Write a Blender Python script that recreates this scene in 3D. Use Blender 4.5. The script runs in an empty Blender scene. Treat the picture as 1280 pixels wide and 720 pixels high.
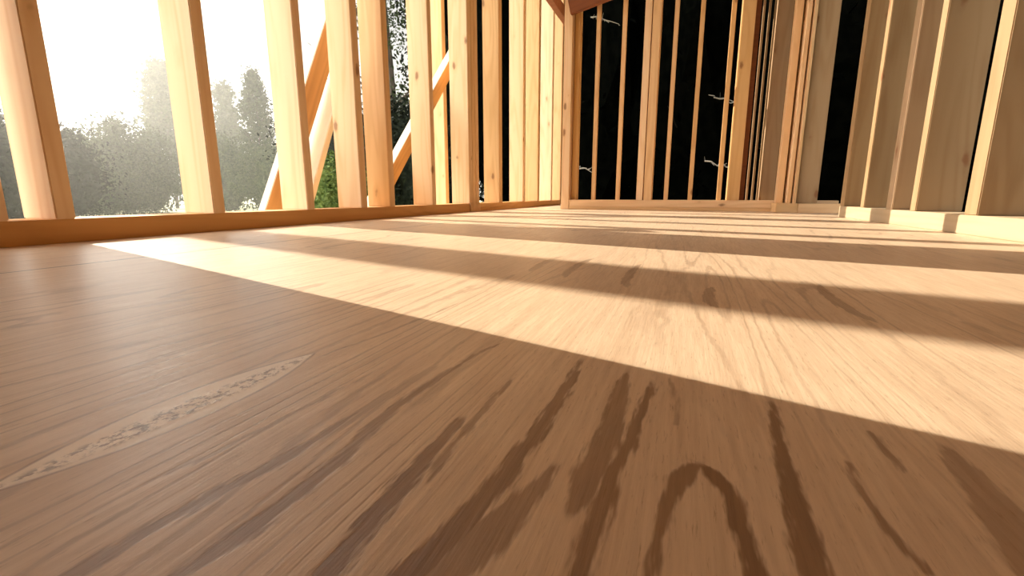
import bpy, bmesh, math, random
from mathutils import Vector, Matrix
U = 0.1                      # the camera's height above the floor, the scene's module
random.seed(7)
sc = bpy.context.scene
COL = sc.collection

# ------------------------------------------------------------------ node helper
class NT:
    def __init__(s, name):
        s.m = bpy.data.materials.new(name); s.m.use_nodes = True
        s.t = s.m.node_tree; s.n = s.t.nodes; s.l = s.t.links
        s.b = s.n['Principled BSDF']; s.out = s.n['Material Output']
    def node(s, kind, **kw):
        nd = s.n.new(kind)
        for k, v in kw.items(): setattr(nd, k, v)
        return nd
    def put(s, sock, v):
        if isinstance(v, bpy.types.NodeSocket): s.l.new(v, sock)
        else: sock.default_value = v
    def math(s, op, a, b=None, c=None, clamp=False):
        nd = s.node('ShaderNodeMath', operation=op); nd.use_clamp = clamp
        s.put(nd.inputs[0], a)
        if b is not None: s.put(nd.inputs[1], b)
        if c is not None: s.put(nd.inputs[2], c)
        return nd.outputs[0]
    def smooth(s, v, lo, hi, a=0.0, b=1.0):
        nd = s.node('ShaderNodeMapRange', interpolation_type='SMOOTHSTEP')
        s.put(nd.inputs['Value'], v); s.put(nd.inputs['From Min'], lo); s.put(nd.inputs['From Max'], hi)
        s.put(nd.inputs['To Min'], a); s.put(nd.inputs['To Max'], b)
        return nd.outputs[0]
    def mix(s, f, a, b, mode='MIX'):
        nd = s.node('ShaderNodeMix', data_type='RGBA', blend_type=mode)
        s.put(nd.inputs['Factor'], f)
        s.put(nd.inputs[6], a if isinstance(a, bpy.types.NodeSocket) else (*a, 1))
        s.put(nd.inputs[7], b if isinstance(b, bpy.types.NodeSocket) else (*b, 1))
        return nd.outputs[2]
    def vec(s, op, a, b=None):
        nd = s.node('ShaderNodeVectorMath', operation=op)
        s.put(nd.inputs[0], a)
        if b is not None: s.put(nd.inputs[1], b)
        return nd.outputs[0]
    def noise(s, v, scale=1.0, detail=2.0, rough=0.5):
        nd = s.node('ShaderNodeTexNoise')
        s.put(nd.inputs['Vector'], v); nd.inputs['Scale'].default_value = scale
        nd.inputs['Detail'].default_value = detail; nd.inputs['Roughness'].default_value = rough
        return nd.outputs['Fac']
    def obj_co(s):
        return s.node('ShaderNodeTexCoord').outputs['Object']

def wood(name, pale, dark, knots=True, rough=0.62, along=2, strength=0.55):
    """sawn softwood with its grain running along one object axis, tone varied per object"""
    w = NT(name); co = w.obj_co()
    rnd = w.node('ShaderNodeObjectInfo').outputs['Random']
    off = w.node('ShaderNodeCombineXYZ')
    for i, k in enumerate((7.3, 3.1, 11.7)): w.put(off.inputs[i], w.math('MULTIPLY', rnd, k))
    p = w.vec('ADD', co, off.outputs[0])
    sx = [26.0, 26.0, 26.0]; sx[along] = 1.1
    lines = w.noise(w.vec('MULTIPLY', p, tuple(sx)), 1.0, 3.0, 0.6)
    sy = [9.0, 9.0, 9.0]; sy[along] = 0.9
    big = w.noise(w.vec('MULTIPLY', p, tuple(sy)), 1.0, 1.5)
    rings = w.math('SINE', w.math('MULTIPLY', big, 60.0))
    g = w.math('ADD', w.math('MULTIPLY', lines, 0.75), w.math('MULTIPLY', rings, 0.13))
    f = w.smooth(g, 0.25, 0.78, 0.0, strength)
    base = w.mix(f, pale, dark)
    tone = w.node('ShaderNodeHueSaturation')
    w.put(tone.inputs['Color'], base)
    w.put(tone.inputs['Value'], w.math('MULTIPLY_ADD', rnd, -0.24, 1.08))
    w.put(tone.inputs['Saturation'], w.math('MULTIPLY_ADD', rnd, 0.22, 0.95))
    col = tone.outputs[0]
    if knots:
        sk = [13.0, 13.0, 13.0]; sk[along] = 5.5
        wob = w.noise(w.vec('MULTIPLY', p, (40.0, 40.0, 40.0)), 1.0, 1.0)
        vor = w.node('ShaderNodeTexVoronoi'); vor.inputs['Scale'].default_value = 1.0
        w.put(vor.inputs['Vector'], w.vec('MULTIPLY', p, tuple(sk)))
        d = w.math('ADD', vor.outputs['Distance'], w.math('MULTIPLY', w.math('SUBTRACT', wob, 0.5), 0.14))
        pick = w.smooth(w.node('ShaderNodeSeparateColor').outputs[0], 0.0, 1.0)
        sep = w.node('ShaderNodeSeparateColor'); w.put(sep.inputs[0], vor.outputs['Color'])
        pick = w.math('GREATER_THAN', sep.outputs[0], 0.5)
        kn = w.math('MULTIPLY', w.smooth(d, 0.17, 0.07, 0.0, 0.75), pick)
        halo = w.math('MULTIPLY', w.smooth(d, 0.34, 0.12, 0.0, 0.25), pick)
        col = w.mix(halo, col, dark); col = w.mix(kn, col, (0.22, 0.09, 0.035))
    w.put(w.b.inputs['Base Color'], col)
    w.b.inputs['Roughness'].default_value = rough
    w.b.inputs['Specular IOR Level'].default_value = 0.3
    bump = w.node('ShaderNodeBump'); bump.inputs['Strength'].default_value = 0.12
    bump.inputs['Distance'].default_value = 0.004
    w.put(bump.inputs['Height'], lines); w.put(w.b.inputs['Normal'], bump.outputs[0])
    return w.m

def plain(name, col, rough=0.8, spec=0.2):
    w = NT(name); co = w.obj_co()
    n = w.noise(co, 3.0, 3.0)
    w.put(w.b.inputs['Base Color'], w.mix(w.smooth(n, 0.3, 0.7), tuple(c*0.75 for c in col), tuple(min(1, c*1.2) for c in col)))
    w.b.inputs['Roughness'].default_value = rough; w.b.inputs['Specular IOR Level'].default_value = spec
    return w.m

# ------------------------------------------------------------------ plywood floor
def floor_material():
    w = NT('plywood_floor'); co = w.vec('MULTIPLY', w.obj_co(), (10.0, 10.0, 10.0))   # in units of U
    sep = w.node('ShaderNodeSeparateXYZ'); w.put(sep.inputs[0], co); X, Y = sep.outputs[0], sep.outputs[1]
    fine = w.noise(w.vec('MULTIPLY', co, (34.0, 1.6, 1.0)), 1.0, 4.0, 0.65)
    fleck = w.noise(w.vec('MULTIPLY', co, (75.0, 7.0, 1.0)), 1.0, 3.0, 0.7)
    med = w.noise(w.vec('MULTIPLY', co, (7.0, 0.55, 1.0)), 1.0, 3.0, 0.55)
    wob = w.math('SUBTRACT', w.noise(w.vec('MULTIPLY', co, (5.0, 2.4, 1.0)), 1.0, 3.0, 0.55), 0.5)
    rag = w.math('SUBTRACT', w.noise(w.vec('MULTIPLY', co, (38.0, 6.0, 1.0)), 1.0, 2.0), 0.5)
    # broad cathedral figure over the whole sheet
    fig = w.noise(w.vec('ADD', w.vec('MULTIPLY', co, (1.25, 0.075, 1.0)), (3.7, 1.3, 0.0)), 1.0, 1.0, 0.4)
    figw = w.math('ADD', w.math('MULTIPLY', fig, 15.0), w.math('MULTIPLY', wob, 0.5))
    band = w.math('ABSOLUTE', w.math('SUBTRACT', w.math('FRACT', figw), 0.5))
    broad = w.smooth(w.math('ADD', band, w.math('MULTIPLY', rag, 0.10)), 0.36, 0.47, 0.0, 0.40)
    amp = w.smooth(w.noise(w.vec('MULTIPLY', co, (0.35, 0.2, 1.0)), 1.0, 1.0), 0.38, 0.62, 0.15, 1.0)
    broad = w.math('MULTIPLY', broad, amp)
    # the foreground's dark latewood streaks, one by one: (points (x, y), half widths)
    ST = [([(-0.54,2.85),(-0.53,2.06),(-0.55,1.51),(-0.59,1.13),(-0.64,0.85),(-0.66,0.4)],[.02,.030,.035,.04,.045,.04],.9),
          ([(-0.26,2.7),(-0.25,1.81),(-0.28,1.30)],[.02,.045,.035],.75),
          ([(-0.10,2.6),(-0.15,1.89),(-0.19,1.44),(-0.20,0.9)],[.015,.025,.028,.03],.85),
          ([(0.13,1.80),(0.03,1.57),(0.0,1.35),(-0.03,1.0)],[.05,.028,.018,.018],.85),
          ([(0.06,1.80),(0.18,1.66),(0.23,1.43),(0.26,1.0)],[.05,.036,.028,.03],.95),
          ([(0.47,2.55),(0.41,1.68),(0.39,1.26),(0.40,0.8)],[.02,.028,.034,.04],.9),
          ([(-0.01,2.65),(0.03,2.05)],[.012,.012],.5),
          ([(0.66,2.0),(0.64,1.68),(0.68,1.40)],[.010,.013,.016],.8),
          ([(0.82,2.3),(0.82,1.95)],[.012,.010],.7),
          ([(1.06,2.3),(1.0,1.6),(0.96,1.2)],[.03,.07,.09],.6),
          ([(-1.38,1.75),(-1.40,1.23),(-1.46,0.89),(-1.47,0.5)],[.012,.026,.03,.03],.75),
          ([(-1.34,2.4),(-1.36,1.82),(-1.38,1.30)],[.02,.03,.02],.45),
          ([(-1.09,3.0),(-1.24,2.05),(-1.23,1.6),(-1.18,1.13),(-1.24,0.6)],[.012,.022,.028,.03,.03],.75),
          ([(-0.90,1.85),(-0.87,1.34),(-0.85,1.0),(-0.83,0.7)],[.02,.034,.036,.036],.9),
          ([(-0.84,2.35),(-0.83,1.75),(-0.79,1.30)],[.012,.016,.016],.7),
          ([(-0.38,1.62),(-0.50,1.11),(-0.60,0.85),(-0.62,0.5)],[.02,.06,.08,.08],.7),
          ([(-1.62,2.2),(-1.66,1.5),(-1.72,1.0)],[.008,.012,.012],.5),
          ([(-1.95,4.0),(-2.02,2.9),(-2.12,2.2)],[.010,.012,.008],.6),
          ([(-2.9,3.4),(-3.0,2.4),(-3.05,1.6)],[.010,.014,.010],.4),
          ([(-3.9,4.4),(-4.0,3.0),(-4.02,2.2)],[.010,.016,.012],.35),
          ([(1.5,6.2),(1.42,5.2),(1.50,4.4)],[.03,.05,.03],.6),
          ([(0.35,5.6),(0.28,4.9),(0.33,4.5)],[.03,.05,.03],.6),
          ([(-0.55,7.2),(-0.62,6.0),(-0.55,5.2)],[.02,.045,.03],.55),
          ([(-1.3,7.6),(-1.42,6.6),(-1.36,5.6)],[.02,.05,.03],.6),
          ([(-1.85,7.7),(-1.95,6.9),(-1.9,5.9)],[.02,.05,.03],.5)]
    dark = broad
    for pts, ws, a in ST:
        y1, y0 = pts[0][1], pts[-1][1]; xs = [p[0] for p in pts]; xa, xb = min(xs)-.05, max(xs)+.05
        t = w.math('DIVIDE', w.math('SUBTRACT', Y, y0), y1-y0)
        outs = []
        for vals in ([(x-xa)/(xb-xa) for x in xs], [v*8*1.3 for v in ws]):
            fc = w.node('ShaderNodeFloatCurve'); cm = fc.mapping; cu = cm.curves[0]
            seq = sorted(((p[1]-y0)/(y1-y0), v) for p, v in zip(pts, vals))
            cu.points[0].location = seq[0]; cu.points[1].location = seq[-1]
            for q in seq[1:-1]: cu.points.new(*q)
            cm.update(); w.put(fc.inputs['Value'], t); outs.append(fc.outputs[0])
        cx = w.math('MULTIPLY_ADD', outs[0], xb-xa, xa)
        hw = w.math('MULTIPLY', outs[1], 0.118)
        ends = w.math('MULTIPLY', w.smooth(t, -0.04, 0.10), w.smooth(t, 1.02, 0.80))
        hw = w.math('MULTIPLY', hw, w.math('MULTIPLY_ADD', ends, 0.7, 0.3))
        d = w.math('ABSOLUTE', w.math('SUBTRACT', w.math('MULTIPLY_ADD', wob, 0.055, X), cx))
        d = w.math('ADD', d, w.math('MULTIPLY', rag, 0.07))
        msk = w.smooth(w.math('SUBTRACT', d, hw), 0.012, -0.014, 0.0, a)
        msk = w.math('MULTIPLY', msk, w.smooth(ends, 0.0, 0.4))
        dark = w.math('MAXIMUM', dark, msk)
    f = w.math('MULTIPLY', w.smooth(fine, 0.30, 0.72), 0.34)
    f = w.math('ADD', f, w.math('MULTIPLY', w.smooth(med, 0.35, 0.7), 0.26), clamp=True)
    base = w.mix(f, (0.74, 0.56, 0.39), (0.48, 0.32, 0.195))
    base = w.mix(w.smooth(fleck, 0.56, 0.74, 0.0, 0.55), base, (0.30, 0.165, 0.08))
    streak = w.mix(w.smooth(fine, 0.25, 0.75), (0.20, 0.085, 0.028), (0.12, 0.046, 0.015))
    col = w.mix(w.math('MULTIPLY', dark, 0.88), base, streak)
    # the pale lens-shaped plug let into the sheet, with torn grain in its middle
    tt = w.math('DIVIDE', w.math('SUBTRACT', Y, 1.48), 0.80)
    par = w.math('SUBTRACT', 1.0, w.math('MULTIPLY', tt, tt))
    dx = w.math('SUBTRACT', w.math('MULTIPLY_ADD', wob, 0.02, X), -2.19)
    hw = w.math('MULTIPLY', par, 0.175)
    e = w.math('SUBTRACT', w.math('ABSOLUTE', dx), hw)
    plug = w.smooth(e, 0.006, -0.004)
    rim = w.math('MULTIPLY', w.smooth(w.math('ABSOLUTE', e), 0.016, 0.0, 0.0, 0.7), w.smooth(par, -0.05, 0.05))
    torn = w.noise(w.vec('MULTIPLY', co, (26.0, 16.0, 1.0)), 1.0, 3.0, 0.7)
    core = w.smooth(w.math('SUBTRACT', w.math('ABSOLUTE', w.math('ADD', dx, -0.01)), w.math('MULTIPLY', par, 0.085)), 0.02, -0.03)
    tornm = w.math('MULTIPLY', w.smooth(torn, 0.46, 0.60), core)
    pcol = w.mix(w.math('MULTIPLY', tornm, 0.85), (0.90, 0.78, 0.64), (0.20, 0.12, 0.08))
    col = w.mix(w.math('MULTIPLY', plug, 0.95), col, pcol)
    col = w.mix(rim, col, (0.24, 0.13, 0.07))
    # sheet joints
    j1 = w.math('ABSOLUTE', w.math('SUBTRACT', X, -8.33))
    j3 = w.math('ABSOLUTE', w.math('SUBTRACT', Y, 30.2))
    j = w.smooth(w.math('MINIMUM', j1, j3), 0.04, 0.02)
    col = w.mix(w.math('MULTIPLY', j, 0.85), col, (0.10, 0.05, 0.03))
    w.put(w.b.inputs['Base Color'], col)
    w.put(w.b.inputs['Roughness'], w.smooth(fine, 0.2, 0.8, 0.34, 0.48))
    w.b.inputs['Specular IOR Level'].default_value = 0.6
    hgt = w.math('ADD', w.math('MULTIPLY', fine, 0.6), w.math('MULTIPLY', torn, w.math('MULTIPLY', core, plug)))
    hgt = w.math('SUBTRACT', hgt, w.math('MULTIPLY', dark, 0.35))
    hgt = w.math('SUBTRACT', hgt, w.math('MULTIPLY', j, 2.0))
    bump = w.node('ShaderNodeBump'); bump.inputs['Strength'].default_value = 0.35
    bump.inputs['Distance'].default_value = 0.0012
    w.put(bump.inputs['Height'], hgt); w.put(w.b.inputs['Normal'], bump.outputs[0])
    return w.m

M = {
 'stud':   wood('sawn_pine_stud', (0.87, 0.64, 0.41), (0.68, 0.39, 0.17)),
 'tan':    wood('sawn_fir_stud', (0.76, 0.50, 0.26), (0.54, 0.29, 0.11)),
 'plate':  wood('pine_plate', (0.74, 0.42, 0.165), (0.50, 0.22, 0.065), along=1),
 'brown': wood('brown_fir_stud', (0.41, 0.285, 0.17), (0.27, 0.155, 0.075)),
 'plater': wood('pale_brown_plate', (0.56, 0.44, 0.30), (0.42, 0.30, 0.18), along=1),
 'platex': wood('pine_plate_crosswise', (0.80, 0.56, 0.32), (0.58, 0.34, 0.16), along=0),
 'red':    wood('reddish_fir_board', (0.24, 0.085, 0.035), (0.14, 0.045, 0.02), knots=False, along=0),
 'brace':  wood('brace_board', (0.74, 0.44, 0.20), (0.46, 0.24, 0.10), along=2),
 'pale':   wood('pale_board_lit_edge', (0.92, 0.82, 0.66), (0.84, 0.70, 0.52), along=2, knots=False),  # pale plank wood, also the painted sunlight on board edges
 'sheet':  plain('sheathing_board', (0.50, 0.33, 0.18)),
 'floor':  floor_material(),
}

# ------------------------------------------------------------------ mesh helpers
def tag(o, label, cat, group=None, kind=None):
    o['label'] = label; o['category'] = cat
    if group: o['group'] = group
    if kind: o['kind'] = kind
    return o
def link(name, me, loc=(0, 0, 0), parent=None):
    o = bpy.data.objects.new(name, me); COL.objects.link(o)
    o.location = loc
    if parent: o.parent = parent
    return o
def box_mesh(name, sx, sy, sz, mat, bev=0.0022):
    """box standing on z = 0, centred in x and y, with eased edges"""
    bm = bmesh.new(); bmesh.ops.create_cube(bm, size=1.0)
    for v in bm.verts: v.co = Vector((v.co.x*sx, v.co.y*sy, (v.co.z+.5)*sz))
    bmesh.ops.bevel(bm, geom=bm.edges[:], offset=min(bev, sx*.2, sy*.2, sz*.2), segments=2, affect='EDGES')
    me = bpy.data.meshes.new(name); bm.to_mesh(me); bm.free()
    me.materials.append(mat); return me
def board(name, x0, x1, y0, y1, z0, z1, mat, parent=None, bev=0.0022):
    me = box_mesh(name, (x1-x0)*U, (y1-y0)*U, (z1-z0)*U, mat, bev)
    return link(name, me, ((x0+x1)/2*U, (y0+y1)/2*U, z0*U), parent)
def leaning(name, p0, p1, sx, sn, mat, edge=None):
    """board from p0 to p1 (units of U), sx wide along x, sn thick across its run in the y z plane"""
    a, b = Vector(p0)*U, Vector(p1)*U; L = (b-a).length
    me = box_mesh(name, sx*U, sn*U, L, mat)
    if edge:  # edge: sunlight on the upper near face, painted in as a paler colour
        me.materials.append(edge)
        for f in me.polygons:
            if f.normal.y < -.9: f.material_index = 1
    o = link(name, me, a); o.rotation_euler = (b-a).to_track_quat('Z', 'Y').to_euler()
    d = (b-a).normalized(); xax = Vector((1, 0, 0)); yax = d.cross(xax).normalized(); xax = yax.cross(d).normalized()
    o.rotation_euler = Matrix((xax, yax, d)).transposed().to_euler()
    return o
def struct(o): o['kind'] = 'structure'; return o

XL, XR, TOP = -12.4, 6.8, 24.0
D = 1.17                      # stud depth
# ------------------------------------------------------------------ setting
def slab(name, x0, x1, y0, y1, z0, z1, mat, bev=0.001): return struct(board(name, x0, x1, y0, y1, z0, z1, mat, bev=bev))
fl = slab('floor', XL-D-.25, 9.2, -16, 62, -0.35, 0.0, M['floor'])
for v in fl.data.vertices: v.co += Vector(fl.location)
fl.location = (0, 0, 0)
slab('ceiling', XL-D-.6, 9.4, -16, 62, TOP+.52, TOP+.8, M['sheet'])
slab('wall_left_blocker', XL-D-.2, XL-D-.02, -16, 3.2, -.3, TOP+.5, M['sheet'])  # unseen sheathing, added to block sky light and darken the near floor
slab('wall_right_blocker', XR+D+.02, XR+D+.2, -16, 11.8, -.3, TOP+.5, M['sheet'])  # unseen sheathing, added to darken the near faces of the right studs
slab('wall_rear', XL-D-.2, 9.2, -16.4, -16.0, 0, TOP+.5, M['sheet'])

# ------------------------------------------------------------------ left wall
pl = board('sill_plate', XL-D, XL, -16, 48.9, 0.0, 0.5, M['plate']); tag(pl, 'long pine sill plate on the floor under the left wall studs', 'sill plate')
tp = board('top_plate', XL-D, XL, -16, 48.9, TOP, TOP+.5, M['plate']); tag(tp, 'pine top plate along the heads of the left wall studs', 'top plate')
def stud(x0, x1, y0, y1, label, mat='stud', z0=0.5, z1=TOP, group=None, name='wall_stud', lean=0.0):
    o = board(name, x0, x1, y0, y1, z0, z1, M[mat]); tag(o, label, 'stud', group)
    return o
LS = [(4.90, 5.31, 'left wall stud cut off by the left edge of the photo', 'stud'),
      (6.05, 6.40, 'pine stud nearest the left edge with both pale side and brown face in full view', 'stud'),
      (9.62, 9.98, 'left wall stud standing alone in front of the bright sun haze', 'stud'),
      (13.15, 13.50, 'pine stud crossing in front of the leaning plywood board', 'stud'),
      (16.10, 16.50, 'pale left wall stud just right of the leaning boards', 'stud'),
      (18.10, 18.50, 'darker tan stud with a knot, close behind the pale one right of the leaning boards', 'tan'),
      (21.92, 22.30, 'left wall stud between the leafy tree gap and the dark narrow slit', 'stud'),
      (31.35, 31.95, 'knotty stud just right of the broad orange corner post', 'tan'),
      (36.50, 37.00, 'stud just right of the thin dark gap in the far left wall', 'stud'),
      (40.55, 41.00, 'knotty far left wall stud, second right of the thin dark gap', 'tan'),
      (44.95, 45.45, 'far left wall stud, third right of the thin dark gap', 'stud'),
      (48.50, 48.90, 'last far left wall stud, beside the back frame post', 'tan')]
for y0, y1, lab, mt in LS: stud(XL-D, XL, y0, y1, lab, mt)
for i, y in enumerate((1.4, -2.1, -5.6, -9.1, -12.6)):
    stud(XL-D, XL, y, y+.4, 'left wall stud behind the camera position, out of the photo', 'stud', group='studs behind the camera')
# the broad corner post is three studs nailed together
cp = bpy.data.objects.new('corner_post', None); COL.objects.link(cp); cp.location = ((XL-D/2)*U, 27.1*U, 0)
tag(cp, 'broad orange corner post of nailed studs, standing down to the floor in the left wall', 'post')
for i, y in enumerate((26.38, 26.87, 27.36)):
    p = board('stud', XL-D, XL+.02, y, y+.48, 0.5, TOP, M['tan' if i else 'stud']); p.parent = cp
    p.location = Vector(p.location) - Vector(cp.location)
p = board('foot_block', XL+.0, XL+.10, 26.4, 27.84, 0.0, 0.52, M['tan']); p.parent = cp; p.location = Vector(p.location) - Vector(cp.location)

# ------------------------------------------------------------------ back frame
YB = 33.5
bp = board('sill_plate', -8.46, 8.6, YB, YB+1.1, 0.22, 0.68, M['platex']); tag(bp, 'light brown sill plate across the foot of the back frame', 'sill plate')
bq = board('floor_strip', -8.5, 8.6, YB-.03, YB+1.15, 0.0, 0.22, M['platex']); tag(bq, 'low strip of wood under the sill plate of the back frame', 'board')
def bstud(x0, x1, lab, mat='stud', y0=YB, dp=1.1, z0=.68, z1=TOP, group=None, name='wall_stud'):
    o = board(name, x0, x1, y0, y0+dp, z0, z1, M[mat]); tag(o, lab, 'stud', group); return o
bstud(-8.46, -7.9, 'pale post at the left end of the back frame, reaching to the floor', 'stud', YB-.06, 1.0, 0.0)
bstud(-7.84, -7.46, 'orange stud just right of the pale left end post of the back frame', 'tan', YB+.5, .6)
for x, lab in ((-6.22, 'thin upright batten, first to the right of the left end post of the back frame'),
               (-4.52, 'thin upright batten just left of the broad double stud in the back frame'),
               (-1.31, 'thin upright batten just right of the broad double stud in the back frame'),
               (0.22, 'thin upright batten midway between the two broad back frame posts'),
               (1.98, 'thin upright batten just left of the bright edged post of the back frame')):
    bstud(x-.135, x+.135, lab, 'tan', YB+.3, .3, name='batten')
ds = bpy.data.objects.new('double_stud', None); COL.objects.link(ds); ds.location = (-2.73*U, (YB+.5)*U, .068)
tag(ds, 'broad double stud in the middle of the back frame, between dark gaps', 'stud')
for x0, x1, y in ((-3.23, -2.80, YB+.04), (-2.74, -2.22, YB-.02)):
    p = board('stud', x0, x1, y, y+1.0, .68, TOP, M['stud' if x0 < -3 else 'tan']); p.parent = ds; p.location = Vector(p.location) - Vector(ds.location)
bstud(2.44, 3.16, 'broad tan post with a bright left edge, right of centre in the back frame', 'tan', YB-.02, 1.1)
bstud(3.20, 3.50, 'brown stud tucked behind the bright edged post of the back frame', 'red', YB+.7, .4)
# crowd of studs at the right end of the back frame
ep = board('foot_plate', 5.0, 6.12, 31.6, 33.4, 0.0, 0.54, M['platex']); tag(ep, 'short pale foot block under the stud cluster at the right end of the back frame', 'sill plate')
stud(5.12, 5.48, 32.6, 33.38, 'left stud of the tight cluster on the pale foot block', 'tan', .54)
stud(5.60, 5.80, 32.0, 33.2, 'middle stud of the tight cluster on the pale foot block, brightest edge', 'stud', .54)
stud(5.88, 6.02, 31.7, 32.8, 'right stud of the tight cluster on the pale foot block', 'stud', .54)
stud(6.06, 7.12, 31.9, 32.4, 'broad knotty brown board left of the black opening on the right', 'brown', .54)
th = board('threshold_plate', 6.13, 8.9, 31.6, 32.6, 0.0, 0.52, M['platex']); tag(th, 'brown shaded plate across the foot of the black opening', 'sill plate')
# far studs seen through the gap right of the bright edged post
for x0, x1, y, lab in ((4.00, 4.14, 38.0, 'thin far stud, left of three beyond the bright edged post'),
                       (4.42, 4.56, 38.6, 'thin far stud, middle of three beyond the bright edged post'),
                       (4.84, 4.98, 39.2, 'thin far stud, right of three beyond the bright edged post')):
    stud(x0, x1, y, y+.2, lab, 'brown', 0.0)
stud(4.55, 4.80, 34.7, 35.6, 'narrow brown stud left of the wide tan board behind the back frame', 'tan', 0.0)
stud(4.42, 5.30, 34.62, 34.68+.3, 'wide tan board standing behind the back frame, left of the tight cluster', 'brown', 0.0)

# ------------------------------------------------------------------ right wall
rp = board('sill_plate', XR, XR+D, -16, 26.3, 0.0, 0.5, M['plater']); tag(rp, 'sunlit sill plate with stud shadows along the right wall', 'sill plate')
rt = board('top_plate', XR, XR+D, -16, 26.3, TOP, TOP+.5, M['plate']); tag(rt, 'pine top plate along the heads of the right wall studs', 'top plate')
for y0, y1, lab in ((25.62, 26.22, 'right wall stud bordering the black opening'),
                    (23.05, 23.47, 'right wall stud, second to the right from the black opening'),
                    (20.23, 20.76, 'right wall stud, third to the right from the black opening'),
                    (18.39, 18.79, 'right wall stud with the widest brown side, left of the thick bright edged one'),
                    (15.00, 15.58, 'thick bright edged right wall stud nearest the right edge of the photo')):
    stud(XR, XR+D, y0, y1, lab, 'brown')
for y in (10.6, 6.6, 3.0, -.6, -4.2, -7.8, -11.4):
    stud(XR, XR+D, y, y+.4, 'right wall stud beside or behind the camera, out of the photo', 'brown', group='studs right of the camera')

# ------------------------------------------------------------------ overhead timbers at the back
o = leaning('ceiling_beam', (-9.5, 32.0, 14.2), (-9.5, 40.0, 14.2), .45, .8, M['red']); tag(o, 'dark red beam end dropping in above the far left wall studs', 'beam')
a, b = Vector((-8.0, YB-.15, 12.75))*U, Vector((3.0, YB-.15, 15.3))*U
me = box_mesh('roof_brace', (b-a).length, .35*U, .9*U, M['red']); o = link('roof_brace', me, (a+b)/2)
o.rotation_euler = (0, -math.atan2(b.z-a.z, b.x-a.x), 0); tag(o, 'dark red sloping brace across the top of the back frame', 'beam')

# ------------------------------------------------------------------ outside props
o = leaning('leaning_board', (-14.9, 13.30, -4.0+3.1), (-14.9, 18.1, 8.35), .36, .95, M['brace'], M['pale']); tag(o, 'orange brown board leaning outside behind the left wall studs, sunlight painted pale on its narrow edge', 'board')
o = leaning('plywood_plank', (-15.35, 14.6, -.9), (-15.35, 17.9, 5.9), 2.1, .30, M['pale']); tag(o, 'wide pale plank leaning outside behind the orange board', 'board')
o = leaning('diagonal_brace', (-14.55, 19.3, .0), (-14.55, 29.2, 9.95), .5, .8, M['brace'], M['pale']); tag(o, 'slanting brace outside seen across two gaps left of the corner post', 'brace')  # upper near face painted pale for the sunlight on it
stud(-15.8, -15.0, 28.3, 28.75, 'pale post standing outside, crossed by the slanting brace', 'stud', -6.0, 24.0, name='outside_post')

# ------------------------------------------------------------------ unseen wall panels added to cast the floor's shade bands
K = 0.30
def shade_panel(parent, c0, c1, s, z0, z1, nm='blocker_panel'):
    p = board(nm, -12.4-s-.15, -12.4-s, c0+K*s, c1+K*s, z0, z1, M['sheet']); p.parent = parent; return p
nb = bpy.data.objects.new('added_shade_wall', None); COL.objects.link(nb)
tag(nb, 'tall unseen panels added far outside on the left to cast shade bands on the floor', 'shade blocker')
SD = 93.0
shade_panel(nb, -45, 6.30, SD, -6, 84)
shade_panel(nb, 8.25, 9.45, SD, -6, 84); shade_panel(nb, 9.9, 10.35, SD, -6, 84)
shade_panel(nb, 13.4, 15.8, SD, -6, 84)
shade_panel(nb, 6.30, 15.8, SD, -6, 40, 'lower_blocker')

# ------------------------------------------------------------------ ground and planting
def leaf_mat(name, c1, c2, spec=0.1):
    w = NT(name); r = w.noise(w.obj_co(), 9.0, 2.0)
    w.put(w.b.inputs['Base Color'], w.mix(w.smooth(r, 0.35, 0.65), c1, c2))
    w.b.inputs['Roughness'].default_value = 0.9; w.b.inputs['Specular IOR Level'].default_value = spec
    return w.m
LM = {'dark': leaf_mat('dark_leaf', (0.012, 0.016, 0.012), (0.03, 0.038, 0.024)),
      'mid': leaf_mat('green_leaf', (0.035, 0.055, 0.022), (0.09, 0.12, 0.05)),
      'bush': leaf_mat('bright_leaf', (0.07, 0.11, 0.03), (0.20, 0.26, 0.08)),
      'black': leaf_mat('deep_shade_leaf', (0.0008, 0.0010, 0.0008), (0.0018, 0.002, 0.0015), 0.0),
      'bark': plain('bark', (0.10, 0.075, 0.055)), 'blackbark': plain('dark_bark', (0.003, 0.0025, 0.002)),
      'twig': plain('grey_twig_glint', (0.42, 0.43, 0.42)),
      'ground': leaf_mat('meadow', (0.42, 0.44, 0.26), (0.66, 0.64, 0.44))}
gm = bpy.data.meshes.new('ground'); gm.from_pydata([(-90, -60, 0), (60, -60, 0), (60, 90, 0), (-90, 90, 0)], [], [(0, 1, 2, 3)])
gm.materials.append(LM['ground']); struct(link('ground', gm, (0, 0, -.62)))

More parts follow.
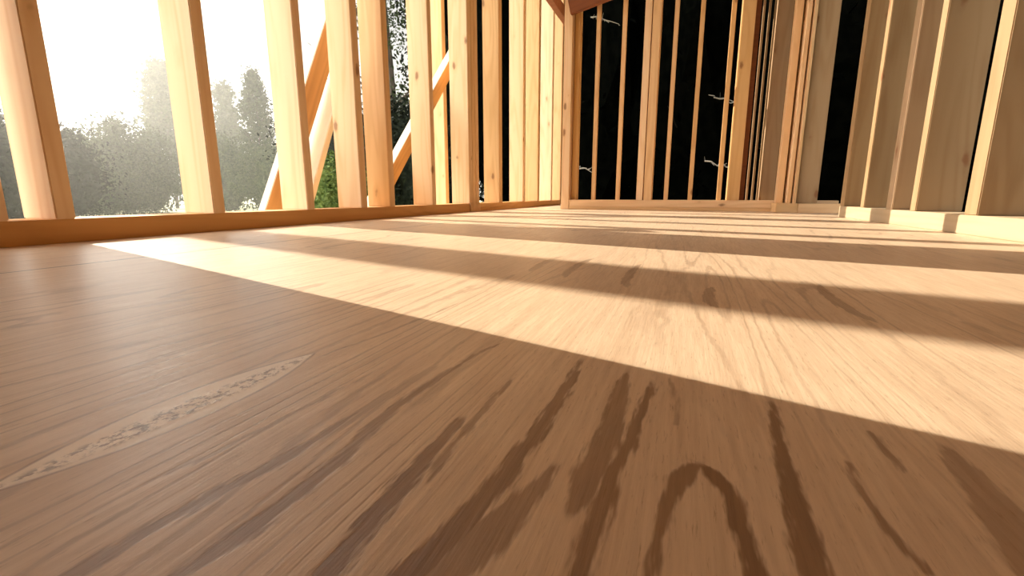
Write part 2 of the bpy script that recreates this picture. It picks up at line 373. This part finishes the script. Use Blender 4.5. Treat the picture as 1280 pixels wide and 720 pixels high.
def foliage_mesh(rng, H, R, n, ls, mat, shape, z0=0.0, core=0.0):
    """leaf clumps over a crown; shape 'cone', 'column' or 'round'"""
    vs, fs = [], []
    def rad(t):
        if shape == 'cone': return R*(1.02-t)**.8*(0.75+.25*math.sin(min(1, t*6)*math.pi/2))
        if shape == 'column': return R*math.sin(math.pi*min(1, t*.93+.09))**.55
        return R*math.sqrt(max(0, 1-(2*t-1)**2))*1.0+.02
    clumps = []
    nc = max(12, n//28)
    for _ in range(nc):
        t = rng.random()**(1.3 if shape == 'cone' else .95); r = rad(t)*math.sqrt(rng.uniform(.12, 1)); a = rng.uniform(0, 6.283)
        clumps.append(Vector((r*math.cos(a), r*math.sin(a), z0+t*(H-z0))))
    for c in clumps:
        cr = R*rng.uniform(.10, .26)
        for _ in range(n//nc):
            p = c + Vector((rng.gauss(0, 1)*cr, rng.gauss(0, 1)*cr, rng.gauss(0, 1)*cr*.8))
            u = Vector((rng.gauss(0, 1), rng.gauss(0, 1), rng.gauss(0, 1))).normalized(); v = u.orthogonal().normalized()
            s = ls*rng.uniform(.6, 1.4); k = len(vs)
            vs += [p-u*s, p+v*s*.5, p+u*s, p-v*s*.5]; fs.append((k, k+1, k+2, k+3))
    if core:
        bm = bmesh.new(); bmesh.ops.create_icosphere(bm, subdivisions=3, radius=1)
        k = len(vs)
        for q in bm.verts:
            t = (q.co.z+1)/2; rr = rad(min(.98, max(.02, t)))*core*(1+.18*math.sin(q.co.x*9+q.co.y*7)*math.cos(q.co.z*11))
            h = Vector((q.co.x, q.co.y, 0)); h = h.normalized() if h.length > 1e-4 else h
            vs.append(Vector((h.x*rr, h.y*rr, z0+t*(H-z0)*.97)))
        for fc in bm.faces: fs.append(tuple(k+q.index for q in fc.verts))
        bm.free()
    me = bpy.data.meshes.new('foliage'); me.from_pydata([tuple(v) for v in vs], [], fs); me.materials.append(mat)
    return me
def trunk_mesh(rng, H, r, mat, z0):
    vs, fs = [], []
    def tube(a, b, ra, rb, seg=6):
        d = (b-a).normalized(); x = d.orthogonal().normalized(); y = d.cross(x); k = len(vs)
        for p, q in ((a, ra), (b, rb)):
            for i in range(seg): t = 6.283*i/seg; vs.append(p+x*q*math.cos(t)+y*q*math.sin(t))
        for i in range(seg): j = (i+1) % seg; fs.append((k+i, k+j, k+seg+j, k+seg+i))
    pts = [Vector((rng.gauss(0, .02)*H*i/5, rng.gauss(0, .02)*H*i/5, H*.92*i/5)) for i in range(6)]
    for i in range(5): tube(pts[i], pts[i+1], r*(1-i*.17), r*(1-(i+1)*.17))
    for _ in range(14):
        t = rng.uniform(max(.12, z0/H), .95); i = min(4, int(t*5/.92)) if t < .92 else 4
        c = pts[i].lerp(pts[i+1], .5); a = rng.uniform(0, 6.28); L = H*.22*(1.05-t)
        tube(c, c+Vector((math.cos(a)*L, math.sin(a)*L, L*.7)), r*.3, r*.08, 4)
    me = bpy.data.meshes.new('trunk'); me.from_pydata([tuple(v) for v in vs], [], fs); me.materials.append(mat)
    return me
GZ = -.62
def tree(name, az, dist, H, R, n, ls, mat, shape, label, group=None, z0=.15, core=0.0, bark='bark', cat='tree'):
    """az in degrees from the room's length axis, positive to the right"""
    rng = random.Random(int(az*97+dist*31+H*7))
    x, y = dist*math.sin(math.radians(az)), dist*math.cos(math.radians(az))
    e = bpy.data.objects.new(name, None); COL.objects.link(e); e.location = (x, y, GZ); tag(e, label, cat, group)
    f = link('foliage', foliage_mesh(rng, H, R, n, ls, LM[mat], shape, z0*H, core), parent=e)
    t = link('trunk' if cat == 'tree' else 'stem', trunk_mesh(rng, H, max(.012, H*.012), LM[bark], z0*H), parent=e)
    return e
T = tree
#      name           az     dist  H    R    n     leaf  mat
T('hedge_shrub', -67.0, 18, 2.6, 1.5, 9000, .05, 'dark', 'round', 'dark hedge shrub at the left edge of the photo', z0=.02, core=.75, cat='shrub')
T('hedge_shrub', -63.6, 19, 2.5, 1.25, 7000, .05, 'dark', 'round', 'dark hedge shrub between the two leftmost studs', z0=.02, core=.75, cat='shrub')
T('bushy_tree', -61.6, 23, 2.8, 1.3, 6000, .06, 'mid', 'round', 'low grey green tree just right of the second stud, at the haze', z0=.03, core=.6)
T('bushy_tree', -59.2, 24, 3.5, 1.3, 6500, .06, 'mid', 'cone', 'low pointed tree in the middle of the widest left gap', z0=.03, core=.4)
T('bushy_tree', -57.0, 25, 3.2, 1.35, 6000, .06, 'mid', 'round', 'rounded tree left of the tall pale one in the widest gap', z0=.03, core=.5)
T('slender_tree', -55.2, 32, 7.4, 1.0, 9000, .11, 'mid', 'column', 'tall bleached tree left of the stud in front of the haze', z0=.12)
T('slender_tree', -50.2, 32, 6.6, 1.1, 9000, .11, 'mid', 'cone', 'tall bleached tree right of the stud in front of the haze', z0=.12)
T('slender_tree', -47.5, 24, 5.9, .62, 12000, .06, 'mid', 'column', 'narrow poplar like tree left of the leaning boards', z0=.06)
T('bushy_tree', -50.8, 23, 2.9, 1.4, 7000, .05, 'mid', 'round', 'low bushy green tree below the narrow tall one left of the leaning boards', z0=.03, core=.5)
T('bushy_tree', -46.4, 21, 2.5, 1.3, 7000, .05, 'mid', 'round', 'low bushy green tree half hidden behind the leaning boards', z0=.03, core=.5)
T('bushy_tree', -40.8, 13, 3.3, 1.1, 8000, .045, 'dark', 'round', 'dark tree right of the wide pale plank', z0=.03, core=.7)
T('garden_bush', -40.6, 8, 1.25, .55, 5000, .03, 'bush', 'round', 'bright green bush low in the gap right of the leaning boards', z0=.03, core=.6, cat='shrub')
T('birch_tree', -33.6, 12, 10.0, .95, 9000, .045, 'mid', 'column', 'tall loose leaved tree seen between the tan stud and the next', z0=.03)
T('bushy_tree', -33.6, 10, 2.4, 1.1, 8000, .04, 'dark', 'round', 'dark bushes at the foot of the tall loose leaved tree', z0=.02, core=.7)
T('dark_tree', -28.0, 11, 8.0, .75, 8000, .05, 'dark', 'column', 'dark leafy tree behind the narrow slit beside the slanting brace', z0=.02, core=.8)
T('dark_tree', -20.5, 13, 9.0, 1.3, 12000, .05, 'dark', 'column', 'dark leafy tree in the slit right of the orange corner post', z0=.02, core=.85)
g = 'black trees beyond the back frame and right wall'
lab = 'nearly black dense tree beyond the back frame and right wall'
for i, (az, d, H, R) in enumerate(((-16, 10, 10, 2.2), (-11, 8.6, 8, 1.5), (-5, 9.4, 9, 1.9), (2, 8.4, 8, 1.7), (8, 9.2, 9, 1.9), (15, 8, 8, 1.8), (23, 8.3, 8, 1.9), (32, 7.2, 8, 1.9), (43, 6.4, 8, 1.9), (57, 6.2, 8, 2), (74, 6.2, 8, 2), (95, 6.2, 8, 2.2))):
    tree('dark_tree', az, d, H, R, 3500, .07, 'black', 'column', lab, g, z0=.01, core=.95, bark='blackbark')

# a grey branch, then twigs painted pale as leaf glints among black trees
def twig(px, py, pz, L, seed, label):
    rng = random.Random(seed); vs, fs = [], []
    def spl(pts, r=.0055):
        k = len(vs)
        for i, p in enumerate(pts):
            q = r*(1-.6*i/(len(pts)-1))
            for j in range(5): vs.append((p[0]+q*.3*math.cos(j*1.2566), p[1]+q*math.cos(j*1.2566), p[2]+q*math.sin(j*1.2566)))
        for i in range(len(pts)-1):
            for j in range(5): n = (j+1) % 5; fs.append((k+i*5+j, k+i*5+n, k+i*5+5+n, k+i*5+5+j))
    a = Vector((px, py, pz)); d = Vector((L, .05, -L*.30)); main = [a+d*t+Vector((0, 0, rng.gauss(0, .012))) for t in (0, .25, .5, .75, 1)]
    spl(main, .008)
    for i in range(9):
        b0 = a+d*rng.random(); spl([b0, b0+Vector((rng.gauss(0, .3)*L*.4, 0, rng.uniform(-.1, .25)*L))])
    me = bpy.data.meshes.new('pale_branch_glint'); me.from_pydata([tuple(v) for v in vs], [], fs); me.materials.append(LM['twig'])
    o = link('pale_branch_glint', me)
    tag(o, label, 'branch'); return o
twig(0.16, 5.6, .46, .26, 3, 'pale grey branch low in the dark gap left of the bright edged post')
twig(0.20, 5.6, 1.12, .22, 5, 'twigs painted pale as leaf glints halfway up the dark gap left of the bright edged post')
twig(-1.12, 5.6, 2.02, .30, 8, 'twigs painted pale as leaf glints high in the dark gaps at the left of the back frame')
twig(-1.20, 5.6, .42, .14, 11, 'small twigs painted pale as leaf glints low in the dark gaps at the left of the back frame')

# ------------------------------------------------------------------ haze outside the left wall
bm = bmesh.new(); bmesh.ops.create_cube(bm, size=1.0)
for v in bm.verts: v.co = Vector((v.co.x*60, v.co.y*90, v.co.z*14))
hm = bpy.data.meshes.new('morning_haze'); bm.to_mesh(hm); bm.free()
w = NT('sunlit_haze'); w.n.remove(w.b)
vs = w.node('ShaderNodeVolumeScatter'); vs.inputs['Density'].default_value = 0.0085
vs.inputs['Anisotropy'].default_value = 0.72; vs.inputs['Color'].default_value = (1, .98, .94, 1)
w.l.new(vs.outputs[0], w.out.inputs['Volume']); hm.materials.append(w.m)
HZ = link('morning_haze', hm, (-5.5-30, 20, 6.0)); tag(HZ, 'thin sunlit morning haze hanging over the meadow left of the building', 'haze', kind='stuff')

# ------------------------------------------------------------------ sky, sun, camera
W = bpy.data.worlds.new('hazy_sky'); sc.world = W; W.use_nodes = True; t = W.node_tree; t.nodes.clear()
N = t.nodes.new; Lk = t.links.new
out = N('ShaderNodeOutputWorld'); bg = N('ShaderNodeBackground'); tc = N('ShaderNodeTexCoord')
def direction(az, el):
    a, e = math.radians(az), math.radians(el); return (math.sin(a)*math.cos(e), math.cos(a)*math.cos(e), math.sin(e))
def glow(az, el, lo, col_lo, col_hi, power):
    dp = N('ShaderNodeVectorMath'); dp.operation = 'DOT_PRODUCT'; Lk(tc.outputs['Generated'], dp.inputs[0]); dp.inputs[1].default_value = direction(az, el)
    mr = N('ShaderNodeMapRange'); mr.inputs['From Min'].default_value = lo; mr.inputs['From Max'].default_value = 1.0; Lk(dp.outputs['Value'], mr.inputs['Value'])
    pw = N('ShaderNodeMath'); pw.operation = 'POWER'; Lk(mr.outputs[0], pw.inputs[0]); pw.inputs[1].default_value = power
    mx = N('ShaderNodeMix'); mx.data_type = 'RGBA'; Lk(pw.outputs[0], mx.inputs['Factor'])
    mx.inputs[6].default_value = (*col_lo, 1); mx.inputs[7].default_value = (*col_hi, 1); return mx.outputs[2]
g1 = glow(-57, 13, 0.88, (0.0, 0.0, 0.0), (1.0, .98, .93), 1.6)          # bright haze round the sun
g2 = glow(-135, 25, 0.15, (0.36, 0.39, 0.43), (6.8, 6.6, 6.3), 1.9)       # unseen sky behind the camera, brightened to light the left studs
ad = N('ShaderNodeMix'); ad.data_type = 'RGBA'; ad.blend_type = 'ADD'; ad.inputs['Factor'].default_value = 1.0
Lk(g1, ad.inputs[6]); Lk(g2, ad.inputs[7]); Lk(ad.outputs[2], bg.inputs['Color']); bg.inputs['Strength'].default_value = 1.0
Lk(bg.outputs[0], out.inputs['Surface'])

sl = bpy.data.lights.new('sun', 'SUN'); sl.energy = 10.2; sl.angle = math.radians(.18); sl.color = (1.0, .90, .74)
so = bpy.data.objects.new('sun', sl); COL.objects.link(so)
dv = Vector(direction(-math.degrees(math.atan(1/K)), 30)); so.rotation_euler = dv.to_track_quat('Z', 'Y').to_euler(); so.location = dv*20

cam = bpy.data.cameras.new('camera'); cam.sensor_width = 36; cam.lens = 36*585.47/1280; cam.clip_start = .005; cam.clip_end = 400
co = bpy.data.objects.new('camera', cam); COL.objects.link(co); co.location = (0, 0, U)
co.rotation_euler = (math.radians(90-11.207), 0, math.radians(20.065)); sc.camera = co

sc.view_settings.view_transform = 'Standard'; sc.view_settings.look = 'None'
sc.view_settings.gamma = 1.0; sc.view_settings.use_curve_mapping = False; sc.view_settings.exposure = 0.0
sc.cycles.use_denoising = True; sc.cycles.max_bounces = 8; sc.cycles.diffuse_bounces = 5; sc.cycles.volume_bounces = 1
